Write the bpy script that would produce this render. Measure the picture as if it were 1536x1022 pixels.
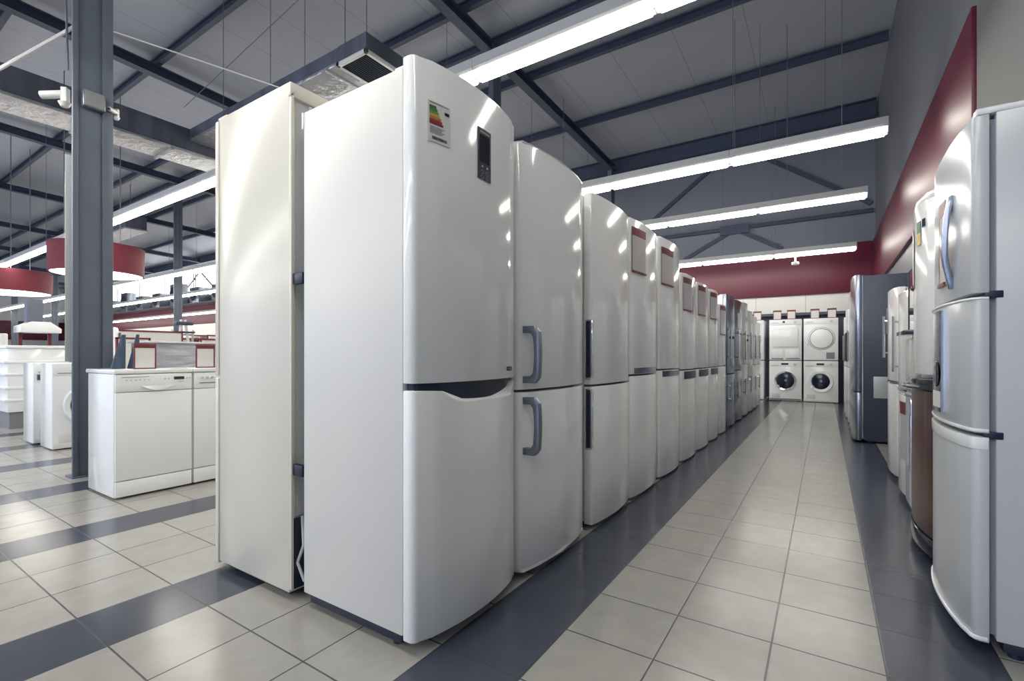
import bpy, bmesh, math, random
from mathutils import Vector, Matrix

for o in list(bpy.data.objects):
    bpy.data.objects.remove(o, do_unlink=True)
SC = bpy.context.scene
COL = SC.collection
random.seed(7)
PI = math.pi

# ------------------------------------------------------------------ camera
cd = bpy.data.cameras.new('camera')
cam = bpy.data.objects.new('camera', cd)
COL.objects.link(cam)
cam.location = (0, 0, 0.97)
cam.rotation_euler = (PI/2, 0, 0.579)
cd.sensor_width = 36.0
cd.sensor_fit = 'HORIZONTAL'
cd.lens = 718.0/1536.0*36.0
cd.shift_y = 22.0/1536.0
cd.clip_start = 0.02
cd.clip_end = 200
SC.camera = cam

# ------------------------------------------------------------------ world, exposure
SC.view_settings.view_transform = 'Standard'
SC.view_settings.look = 'None'
SC.view_settings.gamma = 1.0
SC.view_settings.exposure = 1.32
SC.view_settings.use_curve_mapping = False
wd = bpy.data.worlds.new('world')
SC.world = wd
wd.use_nodes = True
wn = wd.node_tree.nodes['Background']
wn.inputs[0].default_value = (0.58, 0.70, 1.0, 1)
wn.inputs[1].default_value = 0.60
TUBE = 11.5          # radiance of the fluorescent tubes
TUBE_COL = (1.0, 0.968, 0.875, 1)
DAY = 1.6            # daylight coming through the high translucent panels

# ------------------------------------------------------------------ materials
def mat(name, col, rough=0.5, metal=0.0, spec=0.5, bump=0.0, bscale=6.0, var=0.0, coat=0.0, bstretch=(1, 1, 1), bdist=0.02):
    m = bpy.data.materials.new(name)
    m.use_nodes = True
    nt = m.node_tree
    b = nt.nodes['Principled BSDF']
    b.inputs['Base Color'].default_value = (*col, 1)
    b.inputs['Roughness'].default_value = rough
    b.inputs['Metallic'].default_value = metal
    b.inputs['Specular IOR Level'].default_value = spec
    b.inputs['Coat Weight'].default_value = coat
    b.inputs['Coat Roughness'].default_value = 0.06
    if bump or var:
        tc = nt.nodes.new('ShaderNodeTexCoord')
        mp = nt.nodes.new('ShaderNodeMapping')
        mp.inputs['Scale'].default_value = bstretch
        nz = nt.nodes.new('ShaderNodeTexNoise')
        nz.inputs['Scale'].default_value = bscale
        nz.inputs['Detail'].default_value = 3
        nt.links.new(tc.outputs['Object'], mp.inputs['Vector'])
        nt.links.new(mp.outputs['Vector'], nz.inputs['Vector'])
        if bump:
            bp = nt.nodes.new('ShaderNodeBump')
            bp.inputs['Strength'].default_value = bump
            bp.inputs['Distance'].default_value = bdist
            nt.links.new(nz.outputs['Fac'], bp.inputs['Height'])
            nt.links.new(bp.outputs['Normal'], b.inputs['Normal'])
        if var:
            rp = nt.nodes.new('ShaderNodeValToRGB')
            rp.color_ramp.elements[0].position = 0.3
            rp.color_ramp.elements[1].position = 0.7
            rp.color_ramp.elements[0].color = (*[c*(1-var) for c in col], 1)
            rp.color_ramp.elements[1].color = (*[min(1, c*(1+var)) for c in col], 1)
            nt.links.new(nz.outputs['Fac'], rp.inputs['Fac'])
            nt.links.new(rp.outputs['Color'], b.inputs['Base Color'])
    return m

def emit(name, col, s):
    m = bpy.data.materials.new(name)
    m.use_nodes = True
    nt = m.node_tree
    nt.nodes.remove(nt.nodes['Principled BSDF'])
    e = nt.nodes.new('ShaderNodeEmission')
    e.inputs[0].default_value = col
    e.inputs[1].default_value = s
    nt.links.new(e.outputs[0], nt.nodes['Material Output'].inputs[0])
    return m

M = {}
M['white'] = mat('white_enamel', (0.85, 0.865, 0.87), 0.11, bump=0.10, bscale=2.2, bstretch=(1, 1, 0.5), bdist=0.03)
M['cream'] = mat('cream_enamel', (0.70, 0.68, 0.60), 0.22, bump=0.05, bscale=1.8, bdist=0.03)
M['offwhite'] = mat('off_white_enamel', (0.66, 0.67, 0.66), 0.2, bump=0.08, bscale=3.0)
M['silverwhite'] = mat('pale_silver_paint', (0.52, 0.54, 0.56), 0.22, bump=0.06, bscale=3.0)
M['case'] = mat('white_powder_coat', (0.70, 0.695, 0.67), 0.36)
M['steel'] = mat('brushed_steel', (0.26, 0.29, 0.36), 0.22, metal=0.85, bump=0.05, bscale=8, bstretch=(1, 1, 0.05))
M['steelside'] = mat('grey_painted_side', (0.048, 0.058, 0.092), 0.45)
M['chrome'] = mat('chrome', (0.72, 0.74, 0.78), 0.08, metal=1.0)
M['handle'] = mat('grey_metal_handle', (0.24, 0.26, 0.31), 0.3, metal=0.7)
M['seal'] = mat('grey_seal', (0.22, 0.24, 0.28), 0.6)
M['navy'] = mat('dark_navy_plastic', (0.012, 0.02, 0.045), 0.35)
M['black'] = mat('black_gloss', (0.012, 0.016, 0.03), 0.08)
M['frame'] = mat('dark_steel_beam', (0.030, 0.042, 0.080), 0.5, var=0.12, bscale=2)
M['column'] = mat('blue_grey_column_paint', (0.105, 0.125, 0.165), 0.42, var=0.08, bscale=3)
M['red'] = mat('dark_red_board', (0.105, 0.010, 0.030), 0.45)
M['lampred'] = mat('red_drum_shade', (0.13, 0.012, 0.026), 0.75)
M['redframe'] = mat('red_plastic_frame', (0.17, 0.02, 0.03), 0.4)
M['paper'] = mat('white_paper', (0.72, 0.70, 0.68), 0.6)
M['leaf'] = mat('pinkish_grey_leaflet', (0.52, 0.49, 0.50), 0.45)
M['duct'] = mat('galvanised_duct', (0.10, 0.11, 0.15), 0.45, metal=0.3, var=0.3, bscale=5, bstretch=(1, 1, 0.1), bump=0.3)
M['foil'] = mat('crinkled_foil_insulation', (0.42, 0.43, 0.46), 0.35, metal=0.7, bump=0.9, bscale=9, bdist=0.04)
M['housing'] = mat('light_housing_paint', (0.42, 0.42, 0.43), 0.5)
M['wallgrey'] = mat('grey_wall_panel', (0.150, 0.160, 0.185), 0.45)
M['lining'] = mat('matte_grey_lining', (0.095, 0.10, 0.105), 0.75)
M['wallwhite'] = mat('white_wall_panel', (0.60, 0.59, 0.56), 0.5)
M['plastic'] = mat('white_plastic', (0.62, 0.62, 0.62), 0.35)
M['film'] = mat('stretch_film', (0.36, 0.37, 0.40), 0.18, bump=0.8, bscale=14, bstretch=(1, 0.25, 1.6), var=0.25)
M['bag'] = mat('blue_grey_cloth', (0.035, 0.06, 0.11), 0.6, bump=0.6, bscale=9, bstretch=(3, 3, 0.4), var=0.3)
M['wire'] = mat('wire', (0.12, 0.13, 0.16), 0.5)
M['cable'] = mat('white_cable', (0.55, 0.55, 0.57), 0.5)
M['glass_dark'] = mat('dark_door_glass', (0.01, 0.014, 0.03), 0.04)
M['green'] = mat('label_green', (0.03, 0.16, 0.06), 0.5)
M['yellow'] = mat('label_yellow', (0.6, 0.45, 0.08), 0.5)
M['orange'] = mat('label_orange', (0.5, 0.16, 0.04), 0.5)
M['labelred'] = mat('label_red', (0.25, 0.02, 0.03), 0.5)
M['blue'] = mat('blue_plastic', (0.01, 0.03, 0.16), 0.4)
M['mirror'] = mat('mirror_glass', (0.75, 0.75, 0.78), 0.03, metal=1.0)
M['skirting'] = mat('grey_plinth', (0.20, 0.21, 0.22), 0.5)
M['tube'] = emit('fluorescent_tube', TUBE_COL, TUBE)
M['diffuser'] = emit('drum_lamp_diffuser', (1, 0.97, 0.9, 1), 3.0)
M['daylight'] = emit('translucent_roof_light', (0.95, 0.98, 1.0, 1), DAY)

# brown wood veneer
def wood():
    m = mat('dark_wood_veneer', (0.13, 0.05, 0.035), 0.3)
    nt = m.node_tree; b = nt.nodes['Principled BSDF']
    tc = nt.nodes.new('ShaderNodeTexCoord'); mp = nt.nodes.new('ShaderNodeMapping')
    mp.inputs['Scale'].default_value = (14, 14, 0.5)
    nz = nt.nodes.new('ShaderNodeTexNoise'); nz.inputs['Scale'].default_value = 2.2; nz.inputs['Detail'].default_value = 5
    rp = nt.nodes.new('ShaderNodeValToRGB')
    rp.color_ramp.elements[0].color = (0.040, 0.020, 0.020, 1); rp.color_ramp.elements[0].position = 0.3
    rp.color_ramp.elements[1].color = (0.13, 0.052, 0.038, 1); rp.color_ramp.elements[1].position = 0.7
    nt.links.new(tc.outputs['Object'], mp.inputs['Vector']); nt.links.new(mp.outputs['Vector'], nz.inputs['Vector'])
    nt.links.new(nz.outputs['Fac'], rp.inputs['Fac']); nt.links.new(rp.outputs['Color'], b.inputs['Base Color'])
    return m
M['wood'] = wood()

TILE = 0.308
def floor_mat():
    m = bpy.data.materials.new('floor_tiles'); m.use_nodes = True
    nt = m.node_tree; N = nt.nodes; L = nt.links; b = N['Principled BSDF']
    geo = N.new('ShaderNodeNewGeometry'); sep = N.new('ShaderNodeSeparateXYZ'); L.new(geo.outputs['Position'], sep.inputs[0])
    def math_(op, a, bb=None, c=None):
        n = N.new('ShaderNodeMath'); n.operation = op
        for i, v in enumerate((a, bb, c)):
            if v is None: continue
            if isinstance(v, (int, float)): n.inputs[i].default_value = v
            else: L.new(v, n.inputs[i])
        return n.outputs[0]
    u = math_('DIVIDE', math_('ADD', sep.outputs['X'], 0.7663), TILE)
    v = math_('DIVIDE', math_('SUBTRACT', sep.outputs['Y'], 0.598), TILE)
    kx = math_('FLOOR', u); ky = math_('FLOOR', v)
    m4 = math_('FLOORED_MODULO', kx, 4.0)
    dark = math_('COMPARE', m4, 3.0, 0.1)
    def edge(t):
        f = math_('FRACT', t)
        return math_('MINIMUM', f, math_('SUBTRACT', 1.0, f))
    e = math_('MINIMUM', edge(u), edge(v))
    mr = N.new('ShaderNodeMapRange'); mr.inputs['From Min'].default_value = 0.006; mr.inputs['From Max'].default_value = 0.012
    mr.inputs['To Min'].default_value = 1; mr.inputs['To Max'].default_value = 0
    L.new(e, mr.inputs['Value']); grout = mr.outputs[0]
    cmb = N.new('ShaderNodeCombineXYZ'); L.new(kx, cmb.inputs[0]); L.new(ky, cmb.inputs[1])
    wn_ = N.new('ShaderNodeTexWhiteNoise'); wn_.noise_dimensions = '3D'; L.new(cmb.outputs[0], wn_.inputs['Vector'])
    nz = N.new('ShaderNodeTexNoise'); nz.noise_dimensions = '2D'; nz.inputs['Scale'].default_value = 11; nz.inputs['Detail'].default_value = 3
    L.new(geo.outputs['Position'], nz.inputs['Vector'])
    fac = math_('ADD', math_('MULTIPLY', nz.outputs['Fac'], 0.22), math_('MULTIPLY', wn_.outputs['Value'], 0.07))
    br = math_('ADD', fac, 0.87)
    mix = N.new('ShaderNodeMix'); mix.data_type = 'RGBA'
    mix.inputs['A'].default_value = (0.345, 0.332, 0.305, 1); mix.inputs['B'].default_value = (0.052, 0.060, 0.086, 1)
    L.new(dark, mix.inputs['Factor'])
    sc = N.new('ShaderNodeVectorMath'); sc.operation = 'SCALE'; L.new(mix.outputs['Result'], sc.inputs[0]); L.new(br, sc.inputs['Scale'])
    mix2 = N.new('ShaderNodeMix'); mix2.data_type = 'RGBA'
    L.new(grout, mix2.inputs['Factor']); L.new(sc.outputs[0], mix2.inputs['A'])
    mix2.inputs['B'].default_value = (0.055, 0.057, 0.07, 1)
    L.new(mix2.outputs['Result'], b.inputs['Base Color'])
    b.inputs['Roughness'].default_value = 0.22
    b.inputs['Specular IOR Level'].default_value = 0.5
    bp = N.new('ShaderNodeBump'); bp.inputs['Strength'].default_value = 0.25; bp.inputs['Distance'].default_value = 0.002
    L.new(math_('SUBTRACT', 1.0, grout), bp.inputs['Height'])
    L.new(bp.outputs['Normal'], b.inputs['Normal'])
    return m
M['floor'] = floor_mat()

def seam_mat(name, col, axis, pitch, seamcol, rough=0.5, off=0.0, wid=0.008):
    m = bpy.data.materials.new(name); m.use_nodes = True
    nt = m.node_tree; N = nt.nodes; L = nt.links; b = N['Principled BSDF']
    geo = N.new('ShaderNodeNewGeometry'); sep = N.new('ShaderNodeSeparateXYZ'); L.new(geo.outputs['Position'], sep.inputs[0])
    d = N.new('ShaderNodeMath'); d.operation = 'MULTIPLY_ADD'; L.new(sep.outputs[axis], d.inputs[0]); d.inputs[1].default_value = 1/pitch; d.inputs[2].default_value = off
    f = N.new('ShaderNodeMath'); f.operation = 'FRACT'; L.new(d.outputs[0], f.inputs[0])
    c = N.new('ShaderNodeMath'); c.operation = 'LESS_THAN'; L.new(f.outputs[0], c.inputs[0]); c.inputs[1].default_value = wid
    nz = N.new('ShaderNodeTexNoise'); nz.inputs['Scale'].default_value = 0.6; L.new(geo.outputs['Position'], nz.inputs['Vector'])
    rp = N.new('ShaderNodeValToRGB'); rp.color_ramp.elements[0].color = (*[k*0.93 for k in col], 1); rp.color_ramp.elements[1].color = (*[k*1.07 for k in col], 1)
    L.new(nz.outputs['Fac'], rp.inputs['Fac'])
    mx = N.new('ShaderNodeMix'); mx.data_type = 'RGBA'; L.new(c.outputs[0], mx.inputs['Factor']); L.new(rp.outputs['Color'], mx.inputs['A'])
    mx.inputs['B'].default_value = (*seamcol, 1)
    L.new(mx.outputs['Result'], b.inputs['Base Color']); b.inputs['Roughness'].default_value = rough
    return m
M['ceiling'] = seam_mat('sandwich_panel_ceiling', (0.275, 0.30, 0.36), 'X', 1.15, (0.12, 0.12, 0.14), 0.4)
M['gable'] = seam_mat('gable_wall_panel', (0.135, 0.148, 0.185), 'X', 1.15, (0.09, 0.10, 0.13), 0.45)
M['farwhite'] = seam_mat('far_white_wall_panel', (0.58, 0.57, 0.54), 'X', 1.1, (0.3, 0.3, 0.3), 0.4, off=0.37, wid=0.012)

# ------------------------------------------------------------------ mesh helpers
class MB:
    def __init__(s): s.bm = bmesh.new()
    def box(s, x0, x1, y0, y1, z0, z1):
        if x0 > x1: x0, x1 = x1, x0
        if y0 > y1: y0, y1 = y1, y0
        v = [s.bm.verts.new(p) for p in ((x0,y0,z0),(x1,y0,z0),(x1,y1,z0),(x0,y1,z0),(x0,y0,z1),(x1,y0,z1),(x1,y1,z1),(x0,y1,z1))]
        for f in ((0,3,2,1),(4,5,6,7),(0,1,5,4),(1,2,6,5),(2,3,7,6),(3,0,4,7)): s.bm.faces.new([v[i] for i in f])
        return s
    def prism(s, prof, z0, z1):
        """prof: ccw list of (x,y); z0/z1 numbers or lists per point"""
        n = len(prof)
        a = z0 if isinstance(z0, (list, tuple)) else [z0]*n
        b = z1 if isinstance(z1, (list, tuple)) else [z1]*n
        lo = [s.bm.verts.new((p[0], p[1], a[i])) for i, p in enumerate(prof)]
        hi = [s.bm.verts.new((p[0], p[1], b[i])) for i, p in enumerate(prof)]
        for i in range(n):
            j = (i+1) % n
            s.bm.faces.new((lo[i], lo[j], hi[j], hi[i]))
        s.bm.faces.new(hi); s.bm.faces.new(list(reversed(lo)))
        return s
    def sweep(s, prof, a0, a1, axis):
        """extrude 2-D prof along 'X' or 'Y'; prof in the other two axes (Y,Z) or (X,Z)"""
        def P(p, t): return (t, p[0], p[1]) if axis == 'X' else (p[0], t, p[1])
        n = len(prof)
        lo = [s.bm.verts.new(P(p, a0)) for p in prof]; hi = [s.bm.verts.new(P(p, a1)) for p in prof]
        for i in range(n):
            j = (i+1) % n
            s.bm.faces.new((lo[i], lo[j], hi[j], hi[i]))
        s.bm.faces.new(hi); s.bm.faces.new(list(reversed(lo)))
        return s
    def cyl(s, p0, p1, r, n=12, r2=None, cap=True):
        p0, p1 = Vector(p0), Vector(p1); d = (p1-p0).normalized()
        up = Vector((0, 0, 1)) if abs(d.z) < 0.9 else Vector((1, 0, 0))
        a = d.cross(up).normalized(); b = d.cross(a)
        r2 = r if r2 is None else r2
        L0 = [s.bm.verts.new(p0+(a*math.cos(t)+b*math.sin(t))*r) for t in [2*PI*i/n for i in range(n)]]
        L1 = [s.bm.verts.new(p1+(a*math.cos(t)+b*math.sin(t))*r2) for t in [2*PI*i/n for i in range(n)]]
        for i in range(n):
            j = (i+1) % n; s.bm.faces.new((L0[i], L0[j], L1[j], L1[i]))
        if cap: s.bm.faces.new(list(reversed(L0))); s.bm.faces.new(L1)
        return s
    def tube(s, pts, r, n=8):
        for a, b in zip(pts, pts[1:]): s.cyl(a, b, r, n)
        return s
    def ring(s, c, axis, r0, r1, t, n=36):
        """flat annulus of thickness t about axis 'X' (front normal +X)"""
        def P(r, a, x): return Vector(c)+Vector((x, r*math.cos(a), r*math.sin(a)))
        A = [2*PI*i/n for i in range(n)]
        q = [[s.bm.verts.new(P(r, a, x)) for a in A] for r, x in ((r0, 0), (r1, 0), (r1-(r1-r0)*0.15, t), (r0+(r1-r0)*0.3, t*0.8))]
        for k in range(4):
            u, v = q[k], q[(k+1) % 4]
            for i in range(n):
                j = (i+1) % n; s.bm.faces.new((u[i], u[j], v[j], v[i]))
        return s
    def dome(s, c, r, h, n=36, m=6):
        """shallow dish facing +X"""
        rings = []
        for k in range(m):
            t = k/m*PI/2
            rings.append([s.bm.verts.new(Vector(c)+Vector((h*math.sin(t), r*math.cos(t)*math.cos(a), r*math.cos(t)*math.sin(a)))) for a in [2*PI*i/n for i in range(n)]])
        top = s.bm.verts.new(Vector(c)+Vector((h, 0, 0)))
        for u, v in zip(rings, rings[1:]):
            for i in range(n):
                j = (i+1) % n; s.bm.faces.new((u[i], u[j], v[j], v[i]))
        for i in range(n): s.bm.faces.new((rings[-1][i], rings[-1][(i+1) % n], top))
        s.bm.faces.new(list(reversed(rings[0])))
        return s
    def build(s, name, m, parent=None, bev=0.0, smooth=True, seg=2):
        bm = s.bm
        bmesh.ops.recalc_face_normals(bm, faces=bm.faces)
        if bev:
            es = [e for e in bm.edges if len(e.link_faces) == 2 and e.calc_face_angle(0) > math.radians(32)]
            bmesh.ops.bevel(bm, geom=es, offset=bev, segments=seg, profile=0.5, affect='EDGES', clamp_overlap=True)
        me = bpy.data.meshes.new(name)
        bm.to_mesh(me); bm.free()
        me.materials.append(m)
        if smooth:
            me.polygons.foreach_set('use_smooth', [True]*len(me.polygons))
            me.set_sharp_from_angle(angle=math.radians(32))
        o = bpy.data.objects.new(name, me); COL.objects.link(o)
        if parent: o.parent = parent
        return o

def tag(o, label=None, cat=None, group=None, kind=None):
    if label: o['label'] = label
    if cat: o['category'] = cat
    if group: o['group'] = group
    if kind: o['kind'] = kind
    return o
def thing(name, label, cat, loc=(0, 0, 0), rz=0, group=None):
    o = bpy.data.objects.new(name, None); COL.objects.link(o)
    o.location = loc; o.rotation_euler = (0, 0, rz); o.empty_display_size = 0.1
    return tag(o, label, cat, group)
def kids(o): return [c for c in COL.objects if c.parent == o]
def copy_tree(o, parent=None):
    c = o.copy(); COL.objects.link(c); c.parent = parent
    for ch in kids(o): copy_tree(ch, c)
    return c
def struct(mb, name, m, **k): return tag(mb.build(name, m, **k), kind='structure')

# ------------------------------------------------------------------ setting
XW, YF = 0.98, 13.9           # right wall plane, far wall plane
XL, YB = -54.0, -9.0
def zc(y): return 7.13-0.04*y
struct(MB().box(XL, XW+0.3, YB, YF+0.3, -0.12, 0.0), 'floor', M['floor'], smooth=False)
struct(MB().sweep([(YB, zc(YB)), (YF+0.3, zc(YF+0.3)), (YF+0.3, zc(YF+0.3)+0.15), (YB, zc(YB)+0.15)], XL, XW+0.3, 'X'), 'ceiling', M['ceiling'], smooth=False)
struct(MB().box(XW, XW+0.2, YB, YF+0.2, 0, 7.6), 'wall_right', M['wallgrey'], smooth=False)
struct(MB().box(XL, XW, YF, YF+0.2, 3.4, 7.0), 'wall_far_upper', M['gable'], smooth=False)
struct(MB().box(XL, XW, YF-0.02, YF+0.2, 0, 3.4), 'wall_far', M['farwhite'], smooth=False)
struct(MB().box(XL-0.2, XL, YB, YF+0.2, 0, 7.6), 'wall_left', M['wallwhite'], smooth=False)
# glossy red fascia boards
struct(MB().box(XW-0.05, XW-0.003, 4.95, YF-0.1, 2.50, 3.62), 'trim_1', M['red'], bev=0.008)
struct(MB().box(-22, XW-0.055, YF-0.09, YF-0.025, 2.46, 3.62), 'trim_2', M['red'], bev=0.008)
struct(MB().box(XL+0.1, -22, YF-0.09, YF-0.025, 2.85, 3.95), 'trim_3', M['red'], bev=0.008)
struct(MB().box(XL+0.003, XL+0.06, -4, YF-0.1, 2.2, 3.7), 'trim_4', M['red'], bev=0.008)
# smooth pale wall lining nearer than the red board
struct(MB().box(XW-0.03, XW-0.003, -4, 4.90, 1.9, 6.2), 'trim_5', M['lining'], bev=0.004)
# high translucent daylight strips of the far wall
k = 1
for x0 in range(-52, -24, 4):
    w = MB().box(x0, x0+3.75, YF-0.05, YF-0.01, 4.55, 6.35).build('window_%d' % k, M['daylight'], smooth=False)
    tag(w, kind='structure')
    fr = MB()
    for xx in (x0, x0+1.25, x0+2.5, x0+3.7): fr.box(xx, xx+0.05, YF-0.09, YF-0.05, 4.5, 6.4)
    fr.box(x0, x0+3.75, YF-0.09, YF-0.05, 4.5, 4.56); fr.box(x0, x0+3.75, YF-0.09, YF-0.05, 6.34, 6.4)
    fr.build('window_frame', M['plastic'], w, smooth=False)
    k += 1

# ------------------------------------------------------------------ roof steel
def ibeam_x(y, x0, x1, top, h, fl, name, label, cat='beam', group=None):
    p = [(y-fl, top), (y-fl, top-0.02), (y-0.01, top-0.02), (y-0.01, top-h+0.02), (y-fl, top-h+0.02), (y-fl, top-h), (y+fl, top-h), (y+fl, top-h+0.02), (y+0.01, top-h+0.02), (y+0.01, top-0.02), (y+fl, top-0.02), (y+fl, top)]
    o = MB().sweep(p, x0, x1, 'X').build(name, M['frame'], smooth=False)
    return tag(o, label, cat, group)
def rafter(x, h, fl, label):
    mb = MB(); bm = mb.bm
    prof = [(-fl, 0), (-fl, -0.02), (-0.01, -0.02), (-0.01, -h+0.02), (-fl, -h+0.02), (-fl, -h), (fl, -h), (fl, -h+0.02), (0.01, -h+0.02), (0.01, -0.02), (fl, -0.02), (fl, 0)]
    ends = []
    for y in (YB+0.2, 13.05): ends.append([bm.verts.new((x+p[0], y, zc(y)-0.19+p[1])) for p in prof])
    n = len(prof)
    for i in range(n):
        j = (i+1) % n; bm.faces.new((ends[0][i], ends[0][j], ends[1][j], ends[1][i]))
    bm.faces.new(ends[0]); bm.faces.new(ends[1])
    return tag(mb.build('roof_rafter', M['frame'], smooth=False), label, 'beam', 'roof rafters')
names_r = ['dark steel rafter over the fridge row, nearest to the right wall', 'dark steel rafter just right of the near column top, second from the right wall',
           'dark steel rafter behind the cable duct, third from the right wall', 'dark steel rafter over the red drum lamps, fourth from the right wall',
           'dark steel rafter beyond the drum lamps, fifth from the right wall', 'dark steel rafter deep in the store on the left, sixth from the right wall',
           'dark steel rafter far left in the store, seventh from the right wall', 'dark steel rafter at the far left end of the store, eighth from the right wall']
for x, lb in zip((-5.1, -11.25, -17.4, -23.2, -29.7, -36, -42.2, -48.4), names_r): rafter(x, 0.2, 0.09, lb)
pl = {2.15: 'closest to the camera', 4.15: 'over the near ceiling duct', 6.25: 'behind the duct outlet', 7.22: 'above the second column', 8.42: 'between the first and second light rows', 10.67: 'ending high at the right wall'}
for y, t in pl.items():
    ibeam_x(y, XL+0.1, XW-0.04, zc(y)-0.03, 0.15, 0.045, 'roof_purlin', 'dark steel roof purlin across the ceiling, '+t, group='roof purlins')
ibeam_x(13.18, XL+0.1, XW-0.04, 6.60, 0.40, 0.11, 'tie_beam', 'deep dark steel beam along the top of the far gable wall')
ibeam_x(13.78, -30, XW-0.04, 4.36, 0.09, 0.04, 'wall_rail', 'thin dark horizontal rail on the far grey wall above the red board')
def brace(x0, z0, x1, z1, label, y=13.868):
    mb = MB(); d = Vector((x1-x0, 0, z1-z0)).normalized(); n = Vector((-d.z, 0, d.x))*0.05
    a, b = Vector((x0, y, z0)), Vector((x1, y, z1)); bm = mb.bm; t = Vector((0, 0.03, 0))
    vs = [bm.verts.new(q) for q in (a-n-t, b-n-t, b+n-t, a+n-t, a-n+t, b-n+t, b+n+t, a+n+t)]
    for f in ((0,3,2,1),(4,5,6,7),(0,1,5,4),(1,2,6,5),(2,3,7,6),(3,0,4,7)): bm.faces.new([vs[i] for i in f])
    tag(mb.build('diagonal_brace', M['frame'], smooth=False), label, 'brace', 'braces on the far wall')
brace(-4.7, 4.5, -2.5, 6.1, 'dark diagonal brace on the far wall rising from the second column to the beam')
brace(-1.3, 6.05, 0.9, 4.5, 'dark diagonal brace on the far wall falling toward the right wall')
brace(-3.3, 3.64, -2.05, 4.28, 'short dark brace under the wall rail rising to its gusset from the left')
brace(-1.95, 4.28, -0.9, 3.66, 'short dark brace under the wall rail falling from its gusset to the right')
tag(MB().box(-2.35, -1.65, 13.72, 13.75, 4.16, 4.4).build('gusset_plate', M['frame'], smooth=False), 'dark gusset plate where the short braces meet the wall rail', 'plate')
for x, z0, x1, z1, t in ((-31.3, 5.9, -29.0, 4.4, 'in front of the bright far left window strip'), (-34.5, 4.4, -31.7, 5.9, 'left of the second left-hand column near the window strip')):
    brace(x, z0, x1, z1, 'dark diagonal brace '+t)

# columns ---------------------------------------------------------------
def column(x, y, label, sc=1.0, z1=None):
    t = thing('steel_column', label, 'column', (x, y, 0), 0, 'steel columns')
    z1 = z1 or zc(y)-0.2
    # H section, flanges at +-x
    mb = MB()
    mb.box(-0.06, 0.055, -0.09, 0.09, 0, z1)
    mb.build('shaft', M['column'], t, bev=0.006)
    MB().box(0.055, 0.072, 0.06, 0.13, 0, z1).box(-0.075, -0.03, 0.09, 0.13, 0, z1).box(0.04, 0.072, -0.125, -0.09, 0, z1).build('flange', M['column'], t, bev=0.003)
    MB().box(-0.09, 0.08, -0.13, 0.135, 0.0, 0.012).build('base_plate', M['column'], t, bev=0.003)
    return t
column(-5.0, 1.38, 'large blue-grey steel column in the left foreground, beside the dishwasher')
column(-5.12, 7.22, 'steel column rising behind the first fridge row under the first light')
column(-5.12, 12.98, 'steel column close to the far wall, just above the fourth fridge')
column(-18.0, 7.22, 'dark steel column deep in the store, left of the cream fridge')
column(-31.0, 7.22, 'distant steel column under the left red drum lamp, right one of two')
column(-36.5, 6.9, 'distant steel column under the left red drum lamp, left one of two')

# fluorescent light rows -------------------------------------------------
UN = 1.535
def make_light():
    t = thing('fluorescent_light', 'x', 'ceiling light')
    w = UN
    MB().sweep([(-0.066, 0.0), (0.066, 0.0), (0.08, 0.02), (0.08, 0.10), (-0.08, 0.10), (-0.08, 0.02)], 0, w-0.002, 'X').build('housing', M['housing'], t, bev=0.003, smooth=False)
    n = 10
    prof = [(0.064*math.cos(PI+PI*i/n), -0.001+0.078*math.sin(PI+PI*i/n)) for i in range(n+1)]
    MB().sweep(prof, 0.035, w-0.035, 'X').build('tube', M['tube'], t)
    MB().box(0.0, 0.03, -0.035, 0.035, -0.06, -0.001).build('lamp_holder', M['plastic'], t, bev=0.003)
    MB().box(w-0.032, w-0.002, -0.035, 0.035, -0.06, -0.001).build('lamp_holder', M['plastic'], t, bev=0.003)
    return t
proto_light = make_light()
def wire_for(t, x, y, z0):
    h = zc(y)-0.03-z0-0.10
    MB().cyl((0.03, 0, 0.10), (0.03, 0, 0.10+h), 0.004, 6).build('suspension_wire', M['wire'], t)
rows = [(3.30, 3.40, 'first light row above the nearest fridge', 27), (6.40, 3.37, 'second light row', 29),
        (9.30, 3.50, 'third light row', 30), (12.35, 3.24, 'fourth light row by the red far wall', 31),
        (0.30, 3.40, 'light row just behind the camera', 12), (-2.70, 3.40, 'light row second behind the camera', 12), (-5.8, 3.40, 'light row third behind the camera', 12)]
first = True
for y, z, lb, n in rows:
    for i in range(n):
        x = 0.56-UN*(i+1)
        t = proto_light if first else copy_tree(proto_light_clean)
        if first:
            first = False
            proto_light_clean = copy_tree(proto_light)
        t.location = (x, y, z)
        if i == 0: t['label'] = 'fluorescent light ending the '+lb+' at the right wall'
        elif i == 1: t['label'] = 'fluorescent light second from the wall in the '+lb
        else: t['label'] = 'fluorescent light further left along the '+lb
        t['group'] = lb+' fittings'
        if i % 3 == 0 and i < 22 and not (i in (3, 6) and y < 4): wire_for(t, x, y, z)
for c in kids(proto_light_clean): bpy.data.objects.remove(c, do_unlink=True)
bpy.data.objects.remove(proto_light_clean, do_unlink=True)

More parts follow.
